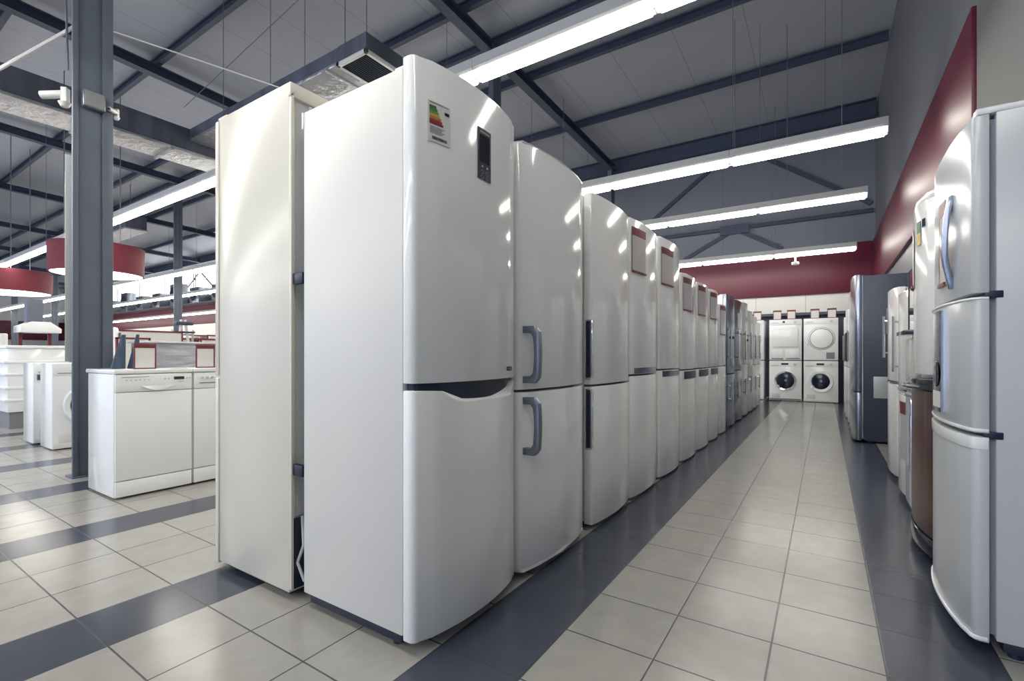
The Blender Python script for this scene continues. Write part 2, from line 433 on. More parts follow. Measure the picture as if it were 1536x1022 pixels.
# red drum lamps
def drum(x, y, z, r, h, label):
    t = thing('drum_lamp', label, 'lamp', (x, y, z), 0, 'red drum lamps')
    mb = MB(); n = 48; bm = mb.bm
    q = [[bm.verts.new((rr*math.cos(2*PI*i/n), rr*math.sin(2*PI*i/n), zz)) for i in range(n)] for rr, zz in ((r, 0), (r*1.02, h), (r*1.0, h), (r-0.02, 0))]
    for k_ in range(4):
        u, v = q[k_], q[(k_+1) % 4]
        for i in range(n): bm.faces.new((u[i], u[(i+1) % n], v[(i+1) % n], v[i]))
    mb.build('shade', M['lampred'], t)
    MB().cyl((0, 0, 0.005), (0, 0, 0.03), r-0.03, 48).build('diffuser', M['diffuser'], t)
    s_ = MB()
    for a in (0, 2.1, 4.2): s_.cyl((0.7*r*math.cos(a), 0.7*r*math.sin(a), 0.03), (0.7*r*math.cos(a), 0.7*r*math.sin(a), zc(y)-z-0.03), 0.01, 6)
    s_.build('suspension_wire', M['wire'], t)
drum(-13.1, 3.75, 2.70, 0.79, 0.60, 'round red drum lamp hanging right behind the near steel column')
drum(-19.0, 3.40, 2.70, 0.96, 0.58, 'round red drum lamp hanging at the left edge, beyond the other drum')

# ducts ------------------------------------------------------------------
t = thing('air_duct', 'long rectangular galvanised air duct turning above the dishwashers', 'duct')
MB().box(-9.55, -9.0, -8.5, 4.3, 4.40, 4.80).box(-9.0, -5.06, 3.80, 4.5, 4.62, 4.80).build('duct_side', M['duct'], t)
mb = MB().box(-9.60, -8.96, -8.5, 4.34, 4.37, 4.42).box(-8.96, -5.1, 3.79, 4.52, 4.58, 4.625)
for x in (-8.2, -7.1, -6.0, -5.3): mb.box(x, x+0.05, 3.77, 4.54, 4.56, 4.59)
for y in (0.2, 1.3, 2.4, 3.5): mb.box(-9.62, -8.94, y, y+0.05, 4.34, 4.39)
mb.build('foil_underside', M['foil'], t, bev=0.006)
MB().box(-5.06, -4.54, 3.79, 4.38, 4.60, 4.80).box(-5.06, -4.54, 3.79, 4.38, 4.585, 4.61).build('outlet_box', M['duct'], t)
fr = MB().box(-5.07, -4.53, 3.78, 3.82, 4.55, 4.60).box(-5.07, -4.53, 4.35, 4.39, 4.55, 4.60).box(-5.07, -5.03, 3.78, 4.39, 4.55, 4.60).box(-4.57, -4.53, 3.78, 4.39, 4.55, 4.60).build('grille_frame', M['plastic'], t, bev=0.003)
g_ = MB().box(-5.03, -4.57, 3.82, 4.35, 4.583, 4.587)
for i in range(14): g_.box(-5.03+i*0.034, -5.03+i*0.034+0.008, 3.82, 4.35, 4.558, 4.583)
g_.build('grille_slats', M['navy'], fr)
hw = MB()
for x, y in ((-5.0, 3.85), (-4.6, 3.85), (-7.0, 4.05), (-8.4, 4.05), (-9.3, 0.6), (-9.3, 2.6)): hw.cyl((x, y, 4.8), (x, y, zc(y)-0.02), 0.006, 6)
hw.build('hanger_rods', M['wire'], t)
t2 = thing('roof_duct', 'dark box duct hanging under the roof beyond the column on the left', 'duct')
MB().box(-24.5, -19.5, 6.3, 6.9, 5.25, 5.7).build('duct_side', M['duct'], t2)
MB().box(-24.5, -19.45, 6.28, 6.92, 5.2, 5.25).build('foil_underside', M['foil'], t2)
w2_ = MB()
for xx in (-24, -20): w2_.cyl((xx, 6.6, 5.7), (xx, 6.6, zc(6.6)-0.02), 0.012, 6)
w2_.build('hanger_rods', M['wire'], t2)

# thin cables crossing the roof
def cable(pts, r, label, m='wire', name='ceiling_cable'):
    tag(MB().tube(pts, r, 6).build(name, M[m]), label, 'cable')
cable([(-4.95, 1.5, 3.66), (-4.75, 3.0, 3.78), (-4.7, 5.0, 3.8)], 0.006, 'pale thin pipe running from the near column behind the cream fridge', 'cable')
cable([(-5.06, 1.30, 3.62), (-6.0, 0.62, 2.9), (-7.4, 0.2, 3.1)], 0.014, 'pale conduit dropping diagonally left of the near column', 'cable')
cable([(-5.03, 1.26, 6.8), (-5.09, 1.25, 4.0), (-5.06, 1.26, 3.25)], 0.008, 'dark cable hanging down the left side of the near column')
cable([(-8.6, 3.55, 4.95), (-4.8, 3.6, 5.6), (0.6, 3.6, 6.7)], 0.006, 'thin dark cable strung across the ceiling above the duct outlet')
for i, (x, y, z1) in enumerate(((-7.2, 4.75, 4.0), (-11.3, 3.2, 3.0), (-1.3, 9.0, 3.7), (-0.55, 9.6, 3.7), (0.2, 8.2, 3.6), (-4.9, 9.6, 3.2))):
    where = ['just right of the cream fridge corner', 'over the left duct bend', 'above the third light row, left of three', 'above the third light row, middle of three', 'close to the right wall, above the second light', 'above the second fridge'][i]
    cable([(x, y, z1), (x, y, zc(y)-0.02)], 0.006, 'thin vertical hanging wire '+where, name='hanging_wire')

# cctv and junction box on near column
def cctv(loc, rz, label, up=True):
    t = thing('security_camera', label, 'camera', loc, rz, 'security cameras')
    MB().box(-0.03, 0.03, -0.05, 0.0, -0.02, 0.12).build('bracket', M['plastic'], t, bev=0.006)
    MB().cyl((0, -0.04, 0.06), (0, -0.22, 0.03), 0.035, 16).build('camera_body', M['plastic'], t, bev=0.006)
    MB().cyl((0, -0.221, 0.03), (0, -0.228, 0.029), 0.026, 16).build('lens', M['black'], t)
    MB().cyl((0, -0.03, -0.02), (0, -0.03, -0.06), 0.05, 20, 0.03).build('dome', M['plastic'], t)
    return t
C1 = cctv((-5.13, 1.28, 3.03), -0.75, 'white security camera on the left side of the near column')
C2 = cctv((-4.95, 1.545, 2.96), 0.75, 'small white security camera on the right side of the near column')
C1.scale = (0.85,)*3; C2.scale = (0.5,)*3
t = thing('junction_box', 'grey electrical junction box mounted high on the near column', 'box', (-4.925, 1.375, 2.98))
MB().box(0, 0.05, -0.07, 0.07, -0.04, 0.09).build('box_body', M['handle'], t, bev=0.006)
MB().box(0.05, 0.056, -0.062, 0.062, -0.034, 0.084).build('cover', M['skirting'], t, bev=0.002)
# ceiling-mounted white camera under far light
t = thing('dome_camera', 'small white dome camera hanging below the fourth light row', 'camera', (-0.55, 12.35, 2.98))
MB().cyl((0, 0, 0.02), (0, 0, 0.185), 0.02, 10).build('stem', M['plastic'], t)
MB().cyl((0, 0, 0), (0, 0, 0.06), 0.075, 20).build('dome', M['plastic'], t, bev=0.01)

# pale wrapping on the column's left side
tag(MB().prism([(-5.20, 1.28), (-5.08, 1.245), (-5.08, 1.36), (-5.20, 1.36)], 0.92, 2.58).build('column_wrap', M['silverwhite'], bev=0.004), 'pale plastic cover strip strapped to the left side of the near column', 'cover')

# ------------------------------------------------------------------ appliances
def door_profile(w, t, bulge, r=0.016, n=14, x0=0.0):
    pts = [(-t, 0.0)]
    for k_ in range(5):
        a = k_/4*PI/2
        pts.append((-r+r*math.sin(a)+x0, r-r*math.cos(a)))
    for i in range(1, n):
        y = r+(w-2*r)*i/n
        pts.append((x0+bulge*(1-((2*y/w)-1)**2)*1.0, y))
    for k_ in range(5):
        a = (1-k_/4)*PI/2
        pts.append((-r+r*math.sin(a)+x0, w-(r-r*math.cos(a))))
    pts.append((-t, w))
    return pts
def door_x(y, w, bulge): return bulge*(1-((2*y/w)-1)**2)

def curved_patch(w, bulge, y0, y1, z0, z1, off=0.001, th=0.002, n=8):
    """thin plate following the door front, for stickers, leaflets, panels"""
    mb = MB(); bm = mb.bm
    cols = []
    for i in range(n+1):
        y = y0+(y1-y0)*i/n; x = door_x(y, w, bulge)
        cols.append([bm.verts.new(p) for p in ((x+off, y, z0), (x+off+th, y, z0), (x+off+th, y, z1), (x+off, y, z1))])
    for a, b in zip(cols, cols[1:]):
        for k_ in range(4): bm.faces.new((a[k_], a[(k_+1) % 4], b[(k_+1) % 4], b[k_]))
    bm.faces.new(cols[0]); bm.faces.new(list(reversed(cols[-1])))
    return mb

def fridge(label, loc, w, h, splits, bulge=0.03, d=0.55, rz=0.0, body='case', door='white', style=None, t=0.05, gap=0.006, z0=0.05, near='lo', group=None, hbody=None, name='refrigerator', seal='seal', rr=0.016, bulges=None):
    """front faces +X, y runs 0..w, front chord at x=0"""
    T = thing(name, label, 'fridge', loc, rz, group)
    hb = hbody or h-0.015
    MB().box(-d, -t-gap, 0.004, w-0.004, z0+0.005, hb).build('cabinet', M[body], T, bev=0.004)
    MB().box(-d+0.02, -t-gap-0.02, 0.02, w-0.02, 0.018, z0+0.006).build('plinth', M['navy'], T, bev=0.003)
    MB().box(-t-gap-0.001, -t+0.001, 0.018, w-0.018, z0+0.02, hb-0.03).build('door_seal', M[seal], T)
    for yy in (0.05, w-0.05): MB().cyl((-t-0.07, yy, 0.0), (-t-0.07, yy, 0.02), 0.02, 12).build('foot', M['navy'], T)
    MB().box(-t-0.05, -0.012, (0.012 if near == 'lo' else w-0.05), (0.05 if near == 'lo' else w-0.012), hb, hb+0.012).build('hinge_cover', M[body], T, bev=0.003)
    zs = [z0-0.005]+splits+[h]
    doors = []
    for i in range(len(zs)-1):
        a = zs[i]+(0.006 if i else 0); b = zs[i+1]-(0.006 if i < len(zs)-2 else 0)
        pr = door_profile(w, t, bulges[i] if bulges else bulge, rr)
        if style == 'scoop' and i == 0:
            tops = []
            for (x, y) in pr:
                u = y/w
                s_ = min(1, max(0, (u-0.13)/0.17))*min(1, max(0, (0.985-u)/0.07))
                s_ = s_*s_*(3-2*s_)
                tops.append(b-0.046*s_-(0.011 if u < 0.9 else 0.011*max(0, (0.985-u)/0.085)) if x > -t+0.001 else b-0.011)
            pr2, tp = [], []
            dd = MB().prism(pr, a, tops)
            # dark recess behind the scooped lip
            dobj = dd.build('door', M[door], T, bev=0.0035)
            MB().prism([(p[0]-0.014, 0.02+(p[1])*(w-0.04)/w) for p in pr if p[0] > -t+0.001]+[(-t-0.002, w-0.02), (-t-0.002, 0.02)], b-0.09, b+0.016).build('grip_recess', M['navy'], dobj)
        else:
            dobj = MB().prism(pr, a, b).build('door', M[door], T, bev=0.0035)
        doors.append(dobj)
    return T, doors

# ---- the nearest fridge -----------------------------------------------------
XF = -1.09
F1, D1 = fridge('tall white fridge nearest the camera, with energy label and dark display', (XF, 1.10, 0), 0.60, 1.932, [0.872], bulge=0.045, d=0.59, style='scoop', z0=0.052, hbody=1.905, group=None, rr=0.026)
W1, B1_ = 0.60, 0.045
def on_door(door, w, b, y0, y1, z0, z1, m, name, off=0.0012, th=0.0015):
    return curved_patch(w, b, y0, y1, z0, z1, off, th).build(name, M[m], door, smooth=False)
lab = on_door(D1[1], W1, B1_, 0.045, 0.135, 1.668, 1.800, 'paper', 'energy_label')
lab['label'] = 'white energy rating label with coloured arrows'
cols = ['green', 'green', 'green', 'yellow', 'yellow', 'orange', 'labelred', 'labelred', 'labelred']
shades = [(0.03, .14, .06), (0.06, .22, .08), (0.16, .30, .06), (0.55, .50, .08), (0.6, .38, .06), (0.5, .2, .05), (0.4, .09, .04), (0.3, .03, .03), (0.22, .015, .03)]
for i in range(7):
    mm = mat('energy_stripe_%d' % i, shades[[0, 1, 2, 4, 5, 7, 8][i]], 0.5)
    curved_patch(W1, B1_, 0.052, 0.078+0.0045*i, 1.785-0.0088*i-0.0078, 1.785-0.0088*i, 0.0030, 0.0006, 3).build('rating_arrow', mm, lab, smooth=False)
curved_patch(W1, B1_, 0.112, 0.130, 1.768, 1.778, 0.0030, 0.0006, 3).build('rating_class', M['black'], lab, smooth=False)
for i in range(6): curved_patch(W1, B1_, 0.054, 0.112-0.006*(i % 3), 1.716-0.0042*i, 1.7175-0.0042*i, 0.0030, 0.0004, 3).build('printed_line', M['seal'], lab, smooth=False)
random.seed(3)
yy = 0.062
while yy < 0.120:
    wd_ = random.choice((0.0008, 0.0016, 0.0024)); curved_patch(W1, B1_, yy, yy+wd_, 1.676, 1.686, 0.0030, 0.0004, 1).build('barcode_bar', M['black'], lab, smooth=False); yy += wd_+random.choice((0.001, 0.0018))
curved_patch(W1, B1_, 0.052, 0.128, 1.794, 1.7965, 0.0030, 0.0004, 3).build('printed_line', M['seal'], lab, smooth=False)
dp = on_door(D1[1], W1, B1_, 0.272, 0.352, 1.610, 1.795, 'navy', 'control_display')
dp['label'] = 'dark blue-black touch display panel'
curved_patch(W1, B1_, 0.282, 0.342, 1.672, 1.772, 0.0030, 0.0005, 4).build('screen', M['black'], dp, smooth=False)
curved_patch(W1, B1_, 0.284, 0.340, 1.780, 1.784, 0.0030, 0.0005, 4).build('maker_lettering', M['silverwhite'], dp, smooth=False)
for (yy, zz) in ((0.297, 1.657), (0.327, 1.657)):
    mb = MB(); x = door_x(yy, W1, B1_)+0.003; mb.cyl((x, yy, zz), (x+0.0008, yy, zz), 0.0035, 12).build('indicator', M['paper'], dp)
for (yy, zz) in ((0.297, 1.637), (0.327, 1.637), (0.297, 1.618), (0.327, 1.618)):
    x = door_x(yy, W1, B1_)+0.003
    MB().ring((x, yy, zz), 'X', 0.006, 0.008, 0.0006, 16).build('touch_button', M['handle'], dp)
bd = on_door(D1[1], W1, B1_, 0.485, 0.535, 0.908, 0.924, 'black', 'badge')
bd['label'] = 'tiny black badge near the bottom corner of the door'
for i in range(5): curved_patch(W1, B1_, 0.490+i*0.008, 0.4955+i*0.008, 0.913, 0.919, 0.0028, 0.0003, 1).build('badge_lettering', M['handle'], bd, smooth=False)

def leaflet(loc, w, b, y0, y1, z0, z1, label, rz=0.0, head=0.052, foot=0.012, m='leaf'):
    t = thing('price_leaflet', label, 'price card', loc, rz, 'price leaflets on fridge doors')
    curved_patch(w, b, y0, y1, z0, z1, 0.003, 0.0015, 4).build('sheet', M[m], t, smooth=False)
    curved_patch(w, b, y0, y1, z1-head, z1, 0.0052, 0.001, 4).build('red_header', M['redframe'], t, smooth=False)
    curved_patch(w, b, y0, y1, z0, z0+foot, 0.0052, 0.006, 4).build('bottom_rail', M['redframe'], t, smooth=False)
    mb = curved_patch(w, b, y0, y0+0.004, z0, z1, 0.0052, 0.0008, 1)
    mb.build('edge_strip', M['redframe'], t, smooth=False)
    return t

# ---- second fridge : bracket handles -----------------------------------------
X2 = -1.085
F2, D2 = fridge('white fridge second in the row, with grey bracket handles', (X2, 1.725, 0), 0.645, 1.885, [0.815], bulge=0.035, rr=0.03, z0=0.052)
def bracket(door, z0, z1, y=0.036):
    mb = MB(); n = 10
    prof = []
    for i in range(n+1):
        u = i/n; z = z0+(z1-z0)*u; prof.append((0.072+0.008*math.sin(PI*u), z))
    inner = [(p[0]-0.026, z0+0.028+(z1-z0-0.056)*i/n) for i, p in enumerate(prof)]
    poly = [(-0.004, z0), (-0.004, z0+0.03)]+[(0.036, z0+0.03)]+inner[1:-1]+[(0.036, z1-0.03), (-0.004, z1-0.03), (-0.004, z1), (0.055, z1)]+list(reversed(prof))[1:-1]+[(0.055, z0)]
    mb.sweep(poly, y-0.016, y+0.014, 'Y')
    return mb.build('handle', M['handle'], door, bev=0.003)
bracket(D2[1], 0.850, 1.095); bracket(D2[0], 0.542, 0.790)
MB().prism([(-0.05, 0.0), (0.0, 0.02), (0.02, 0.12), (0.036, 0.32), (0.02, 0.52), (0.0, 0.62), (-0.05, 0.645)], 1.884, 1.892).build('door_cap', M['silverwhite'], D2[1])
MB().prism([(-0.05, 0.0), (0.002, 0.02), (0.022, 0.12), (0.039, 0.32), (0.022, 0.52), (0.002, 0.62), (-0.05, 0.645)], 0.036, 0.047).build('bottom_trim', M['white'], D2[0])

# ---- third : vertical recessed grips -----------------------------------------
X3 = -1.08
F3, D3 = fridge('white fridge third in the row, with vertical dark recessed grips edged in chrome', (X3, 2.462, 0), 0.60, 1.875, [0.800], bulge=0.025, rr=0.012, z0=0.03)
def vgrip(door, z0, z1):
    g = MB().box(-0.034, -0.010, -0.004, 0.004, z0, z1).build('recessed_grip', M['navy'], door, bev=0.002)
    MB().box(-0.010, 0.004, -0.005, 0.010, z0-0.004, z1+0.004).build('chrome_edge', M['chrome'], g, bev=0.003)
    MB().box(-0.040, -0.034, -0.005, 0.003, z0-0.004, z1+0.004).box(-0.040, 0.0, -0.005, 0.003, z1, z1+0.008).box(-0.040, 0.0, -0.005, 0.003, z0-0.008, z0).build('chrome_surround', M['chrome'], g, bev=0.001)
vgrip(D3[1], 0.845, 1.160); vgrip(D3[0], 0.455, 0.775)

def hplate(door, w, b, y0, y1, z0, z1, m='handle', name='grip_plate'):
    return curved_patch(w, b, y0, y1, z0, z1, -0.006, 0.010, 8).build(name, M[m], door, smooth=False)
F4, D4 = fridge('white fridge fourth in the row, with a silver grip strip and the first red-topped leaflet', (-1.08, 3.075, 0), 0.60, 1.885, [0.835], bulge=0.025, z0=0.025, rr=0.012)
hplate(D4[1], 0.60, 0.025, 0.06, 0.555, 0.846, 0.884, 'steel')
leaflet((-1.08, 3.075, 0), 0.60, 0.025, 0.02, 0.245, 1.525, 1.828, 'red-topped leaflet on the fourth fridge of the row, largest of the leaflets')
F5, D5 = fridge('tall white fridge fifth in the row, with its silver grip on the lower door', (-1.08, 3.735, 0), 0.635, 1.898, [0.855], bulge=0.03, z0=0.022, rr=0.014)
hplate(D5[0], 0.635, 0.03, 0.06, 0.57, 0.800, 0.845, 'steel')
leaflet((-1.08, 3.735, 0), 0.635, 0.03, 0.035, 0.29, 1.525, 1.822, 'red-topped leaflet on the tall fifth fridge of the row')
yf = [4.43, 5.045, 5.655]; wf = [0.575, 0.57, 0.52]
for i in range(3):
    lb = ['white fridge sixth in the row, first of the three lower ones with dark grip slots', 'white fridge seventh in the row, middle of the three with dark grip slots', 'white fridge eighth in the row, last of the three with dark grip slots'][i]
    F, D = fridge(lb, (-1.08, yf[i], 0), wf[i], [1.716, 1.710, 1.712][i], [0.835], bulge=0.028, z0=0.02, rr=0.014, group='lower white fridges with dark grip slots')
    hplate(D[0], wf[i], 0.028, 0.06, wf[i]-0.06, 0.752, 0.822, 'navy', 'grip_slot')
    leaflet((-1.08, yf[i], 0), wf[i], 0.028, 0.03, 0.265, 1.375, 1.680, ['red-topped leaflet on the sixth fridge, beside a small black slot', 'red-topped leaflet on the seventh fridge in the row', 'red-topped leaflet on the eighth fridge in the row'][i], m='leaf' if i < 2 else 'silverwhite')
    if i == 0: MB().box(door_x(0.34, 0.575, 0.028)+0.0005, door_x(0.34, 0.575, 0.028)+0.004, 0.325, 0.350, 1.36, 1.53).build('display_slot', M['handle'], D[1])
F9, D9 = fridge('small white fridge ninth in the row, with a leaflet and tall pale neighbour behind', (-1.08, 6.215, 0), 0.50, 1.592, [0.835], bulge=0.028, z0=0.02)
leaflet((-1.08, 6.215, 0), 0.50, 0.028, 0.05, 0.35, 1.22, 1.575, 'red-topped leaflet on the short ninth fridge, last of the leaflets', m='silverwhite')

def vhandle(door, x, y, z0, z1, m='chrome', r=0.010):
    mb = MB().cyl((x+0.04, y, z0), (x+0.04, y, z1), r, 10).cyl((x-0.002, y, z0+0.04), (x+0.04, y, z0+0.04), r*0.8, 8).cyl((x-0.002, y, z1-0.04), (x+0.04, y, z1-0.04), r*0.8, 8)
    return mb.build('handle', M[m], door)
steel = [(6.84, 0.60, 1.782, 'steel', 'white', 'tall steel-fronted fridge just past the ninth white one'), (7.49, 0.66, 1.77, 'steel', 'steelside', 'second steel-fronted fridge, with a glossy handle'),
         (8.20, 0.60, 1.80, 'silverwhite', 'steelside', 'pale silver fridge with a rounded top in the far left row'), (8.86, 0.58, 1.72, 'silverwhite', 'offwhite', 'pale silver fridge beyond the rounded one'),
         (9.48, 0.56, 1.67, 'offwhite', 'offwhite', 'off-white fridge second from the end of the left row'), (10.08, 0.54, 1.58, 'white', 'offwhite', 'shorter white fridge at the far end of the left row')]
for i, (y, w, h, dm, bm_, lb) in enumerate(steel):
    F, D = fridge(lb, (-1.08, y, 0), w, h, [[0.72], [0.75], [0.83], [0.60], [0.80], [0.78]][i], bulge=0.03, z0=0.03, door=dm, body=bm_)
    if i in (0, 2): MB().box(0.02, 0.06, 0.16, 0.30, 1.19, 1.225).build('handle', M['navy'], D[1], bev=0.004)
    vhandle(D[1], 0.005, 0.06, 0.9, 1.35); vhandle(D[0], 0.005, 0.06, 0.35, 0.6)
    if i in (1, 2, 3): hplate(D[1], w, 0.03, 0.12, w-0.12, 1.36, 1.58, 'silverwhite', 'door_leaflet')
    if i in (2, 3): hplate(D[1], w, 0.03, 0.2, w-0.3, 1.50, 1.56, 'navy', 'display_panel')
tag(MB().cyl((-1.036, 7.47, 1.29), (-1.036, 8.75, 1.285), 0.007, 8).build('retaining_rod', M['navy']), 'thin black rod stretched across the steel fridge fronts', 'rod')

# ---- cream fridge in the back-to-back row --------------------------------------
B, DB = fridge('large cream fridge turned away, back to back with the nearest one', (-2.345, 1.69, 0), 0.60, 2.035, [0.872], bulge=0.0, d=0.585, rz=PI, body='cream', door='cream', t=0.038, z0=0.03, gap=0.003, seal='cream', near='hi', hbody=2.045)
MB().box(-0.588, -0.585, 0.03, 0.57, 0.33, 2.0).build('back_panel', M['silverwhite'], B)
MB().box(-0.600, -0.585, 0.0, 0.60, 1.985, 2.04).box(-0.600, -0.586, 0.585, 0.597, 0.05, 2.0).box(-0.595, -0.586, 0.50, 0.515, 0.33, 1.98).build('back_frame', M['cream'], B, bev=0.002)
for z in (1.27, 0.52): MB().box(-0.660, -0.588, 0.565, 0.59, z-0.022, z+0.022).build('spacer_clip', M['navy'], B, bev=0.004)
MB().box(-0.60, -0.588, 0.02, 0.582, 0.05, 0.325).build('compressor_cover', M['navy'], B)
MB().tube([(-0.60, 0.55, 0.33), (-0.625, 0.56, 0.22), (-0.60, 0.57, 0.15), (-0.63, 0.56, 0.08)], 0.006, 8).build('hose', M['cable'], B)
# back corner trim and rear cover on the nearest fridge
MB().box(-0.60, -0.588, 0.0, 0.03, 1.84, 1.905).build('rear_hinge_cap', M['white'], F1, bev=0.004)

# ------------------------------------------------------------------ right-hand side
XR = 0.40
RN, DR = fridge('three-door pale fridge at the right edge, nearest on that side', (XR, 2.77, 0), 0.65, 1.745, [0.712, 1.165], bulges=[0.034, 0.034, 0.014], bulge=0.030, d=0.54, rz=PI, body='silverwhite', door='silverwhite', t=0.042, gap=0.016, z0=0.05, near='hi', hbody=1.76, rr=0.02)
MB().box(-0.57, -0.01, 0.0, 0.65, 1.745, 1.768).build('top_cover', M['offwhite'], RN, bev=0.008)
for z in (0.712, 1.165):
    MB().box(-0.075, -0.03, 0.60, 0.648, z-0.012, z+0.012).build('hinge', M['navy'], RN, bev=0.003)
pr = door_profile(0.652, 0.04, 0.034, 0.02, x0=0.004)
MB().prism(pr, 0.722, 0.732).build('lower_trim', M['white'], DR[1], bev=0.002)
MB().prism(pr, 0.665, 0.704).build('drawer_grip', M['white'], DR[0], bev=0.003)
MB().prism(pr, 1.150, 1.158).build('upper_trim', M['white'], DR[1], bev=0.002)
MB().prism([(p[0]+0.002, p[1]) for p in pr], 0.050, 0.062).build('bottom_trim', M['white'], DR[0], bev=0.002)
# chrome grip panel (local y: 0 is the far side)
gp = curved_patch(0.65, 0.034, 0.30, 0.43, 0.76, 1.135, -0.002, 0.014).build('grip_panel', M['chrome'], DR[1]); gp['label'] = 'polished chrome grip panel with an oval recess'
mb = MB(); x = door_x(0.365, 0.65, 0.034)+0.0125
mb.dome((x, 0.365, 0.90), 0.05, 0.004).build('oval_recess', M['glass_dark'], gp)
curved_patch(0.65, 0.034, 0.31, 0.42, 0.775, 0.835, 0.0125, 0.001).build('lower_face', M['paper'], gp)
hp = MB(); prof = [(0.022+0.022*math.sin(PI*i/12), 1.21+0.34*i/12) for i in range(13)]
hp.sweep(prof+[(p[0]-0.018, p[1]) for p in reversed(prof)], 0.42, 0.45, 'Y').build('handle', M['steel'], DR[2], bev=0.003)
leaflet((XR, 2.77, 0), 0.65, 0.014, 0.24, 0.36, 1.235, 1.56, 'red-topped card beside the handle of the fridge at the right edge', rz=PI)

# brown veneered fridge
BR, DBR = fridge('low dark brown wood-veneered fridge standing in the right-hand row', (0.42, 3.50, 0), 0.66, 0.80, [0.12], bulge=0.04, d=0.5, rz=PI, body='steelside', door='wood', t=0.04, z0=0.05, near='hi', rr=0.02)
MB().prism(door_profile(0.662, 0.04, 0.046, 0.02), 0.04, 0.118).build('kick_panel', M['black'], BR, bev=0.003)
MB().prism(door_profile(0.66, 0.5, 0.055, 0.02), 0.80, 0.858).build('black_top', M['black'], BR, bev=0.01)
mb = MB(); pts = [(0.03+0.045*math.sin(PI*i/10), 0.10+0.40*i/10, 0.815) for i in range(11)]
mb.tube(pts, 0.012, 8).build('handle', M['chrome'], DBR[1])
MB().box(0.020, 0.034, 0.11, 0.16, 0.33, 0.73).build('side_grip', M['chrome'], DBR[1], bev=0.003)
curved_patch(0.66, 0.04, 0.05, 0.16, 0.64, 0.72, 0.003, 0.002).build('red_sticker', M['redframe'], DBR[1])
# white fridge on top of the brown one
TA, DTA = fridge('white fridge stacked on the brown one, rounded top and small energy label', (0.435, 3.47, 0.86), 0.50, 0.865, [], bulge=0.045, d=0.5, rz=PI, t=0.05, z0=0.02, near='hi', rr=0.02)
mb = MB(); mb.prism(door_profile(0.50, 0.5, 0.04, 0.02), 0.865, 0.905).build('rounded_cap', M['white'], TA, bev=0.016)
leaflet((0.435, 3.47, 0.86), 0.50, 0.045, 0.05, 0.25, 0.46, 0.76, 'red-edged card on the stacked white fridge', rz=PI, m='leaf', head=0.03)
curved_patch(0.50, 0.045, 0.32, 0.37, 0.72, 0.78, 0.003, 0.001).build('energy_label', M['green'], DTA[0])
curved_patch(0.50, 0.045, 0.32, 0.37, 0.66, 0.72, 0.003, 0.001).build('energy_label', M['yellow'], DTA[0])
curved_patch(0.50, 0.045, 0.39, 0.42, 0.74, 0.78, 0.003, 0.001).build('rating_mark', M['black'], DTA[0])
# unit with raised glass lid
ST = thing('gas_cooker', 'tall white cooker with a dark top and raised glass lid behind the brown fridge', 'cooker', (0.425, 3.52, 0))
MB().box(0.03, 0.53, 0, 0.37, 0.02, 1.08).build('body', M['white'], ST, bev=0.005)
MB().box(0.0, 0.03, 0.005, 0.365, 0.06, 0.74).build('oven_door', M['white'], ST, bev=0.01)
MB().box(-0.002, 0.0, 0.06, 0.31, 0.30, 0.60).build('door_panel', M['silverwhite'], ST)
MB().box(0.0, 0.03, 0.005, 0.365, 0.76, 1.07).build('control_panel', M['offwhite'], ST, bev=0.01)
MB().box(-0.045, 0.53, -0.0, 0.37, 1.09, 1.115).build('hob', M['black'], ST, bev=0.006)
MB().tube([(0.005, 0.03, 0.73), (-0.03, 0.05, 0.74), (-0.03, 0.32, 0.74), (0.005, 0.34, 0.73)], 0.008, 8).build('handle', M['chrome'], ST)
gl = MB().box(0.018, 0.026, 0.0, 0.37, 1.115, 1.49).build('glass_lid', M['mirror'], ST)
gl['label'] = 'raised reflective glass lid in a dark frame'
MB().box(0.014, 0.030, 0.37, 0.378, 1.112, 1.495).box(0.014, 0.030, 0.0, 0.378, 1.49, 1.497).build('lid_frame', M['navy'], gl)
W2, DW2 = fridge('narrow white fridge on the right just before the cooker with the glass lid', (0.46, 4.52, 0), 0.58, 1.395, [0.745], bulge=0.028, d=0.48, rz=PI, z0=0.05, near='hi')
vhandle(DW2[1], 0.005, 0.12, 0.85, 1.25); MB().prism(door_profile(0.582, 0.04, 0.034, 0.016), 0.728, 0.742).build('chrome_trim', M['chrome'], DW2[0], bev=0.002)
curved_patch(0.58, 0.028, 0.36, 0.50, 0.28, 0.62, 0.004, 0.002).build('leaflet', M['leaf'], DW2[0]); curved_patch(0.58, 0.028, 0.36, 0.50, 0.58, 0.66, 0.007, 0.002).build('leaflet_header', M['redframe'], DW2[0])
W1_, DW1 = fridge('white fridge with a thin chrome line, in front of the dark steel one', (0.465, 5.27, 0), 0.58, 1.495, [0.762], bulge=0.028, d=0.48, rz=PI, z0=0.04, near='hi')
vhandle(DW1[1], 0.005, 0.12, 0.95, 1.3); MB().prism(door_profile(0.582, 0.04, 0.034, 0.016), 0.746, 0.758).build('chrome_trim', M['chrome'], DW1[0], bev=0.002)
curved_patch(0.58, 0.028, 0.10, 0.24, 1.15, 1.36, 0.004, 0.002).build('leaflet', M['silverwhite'], DW1[1])
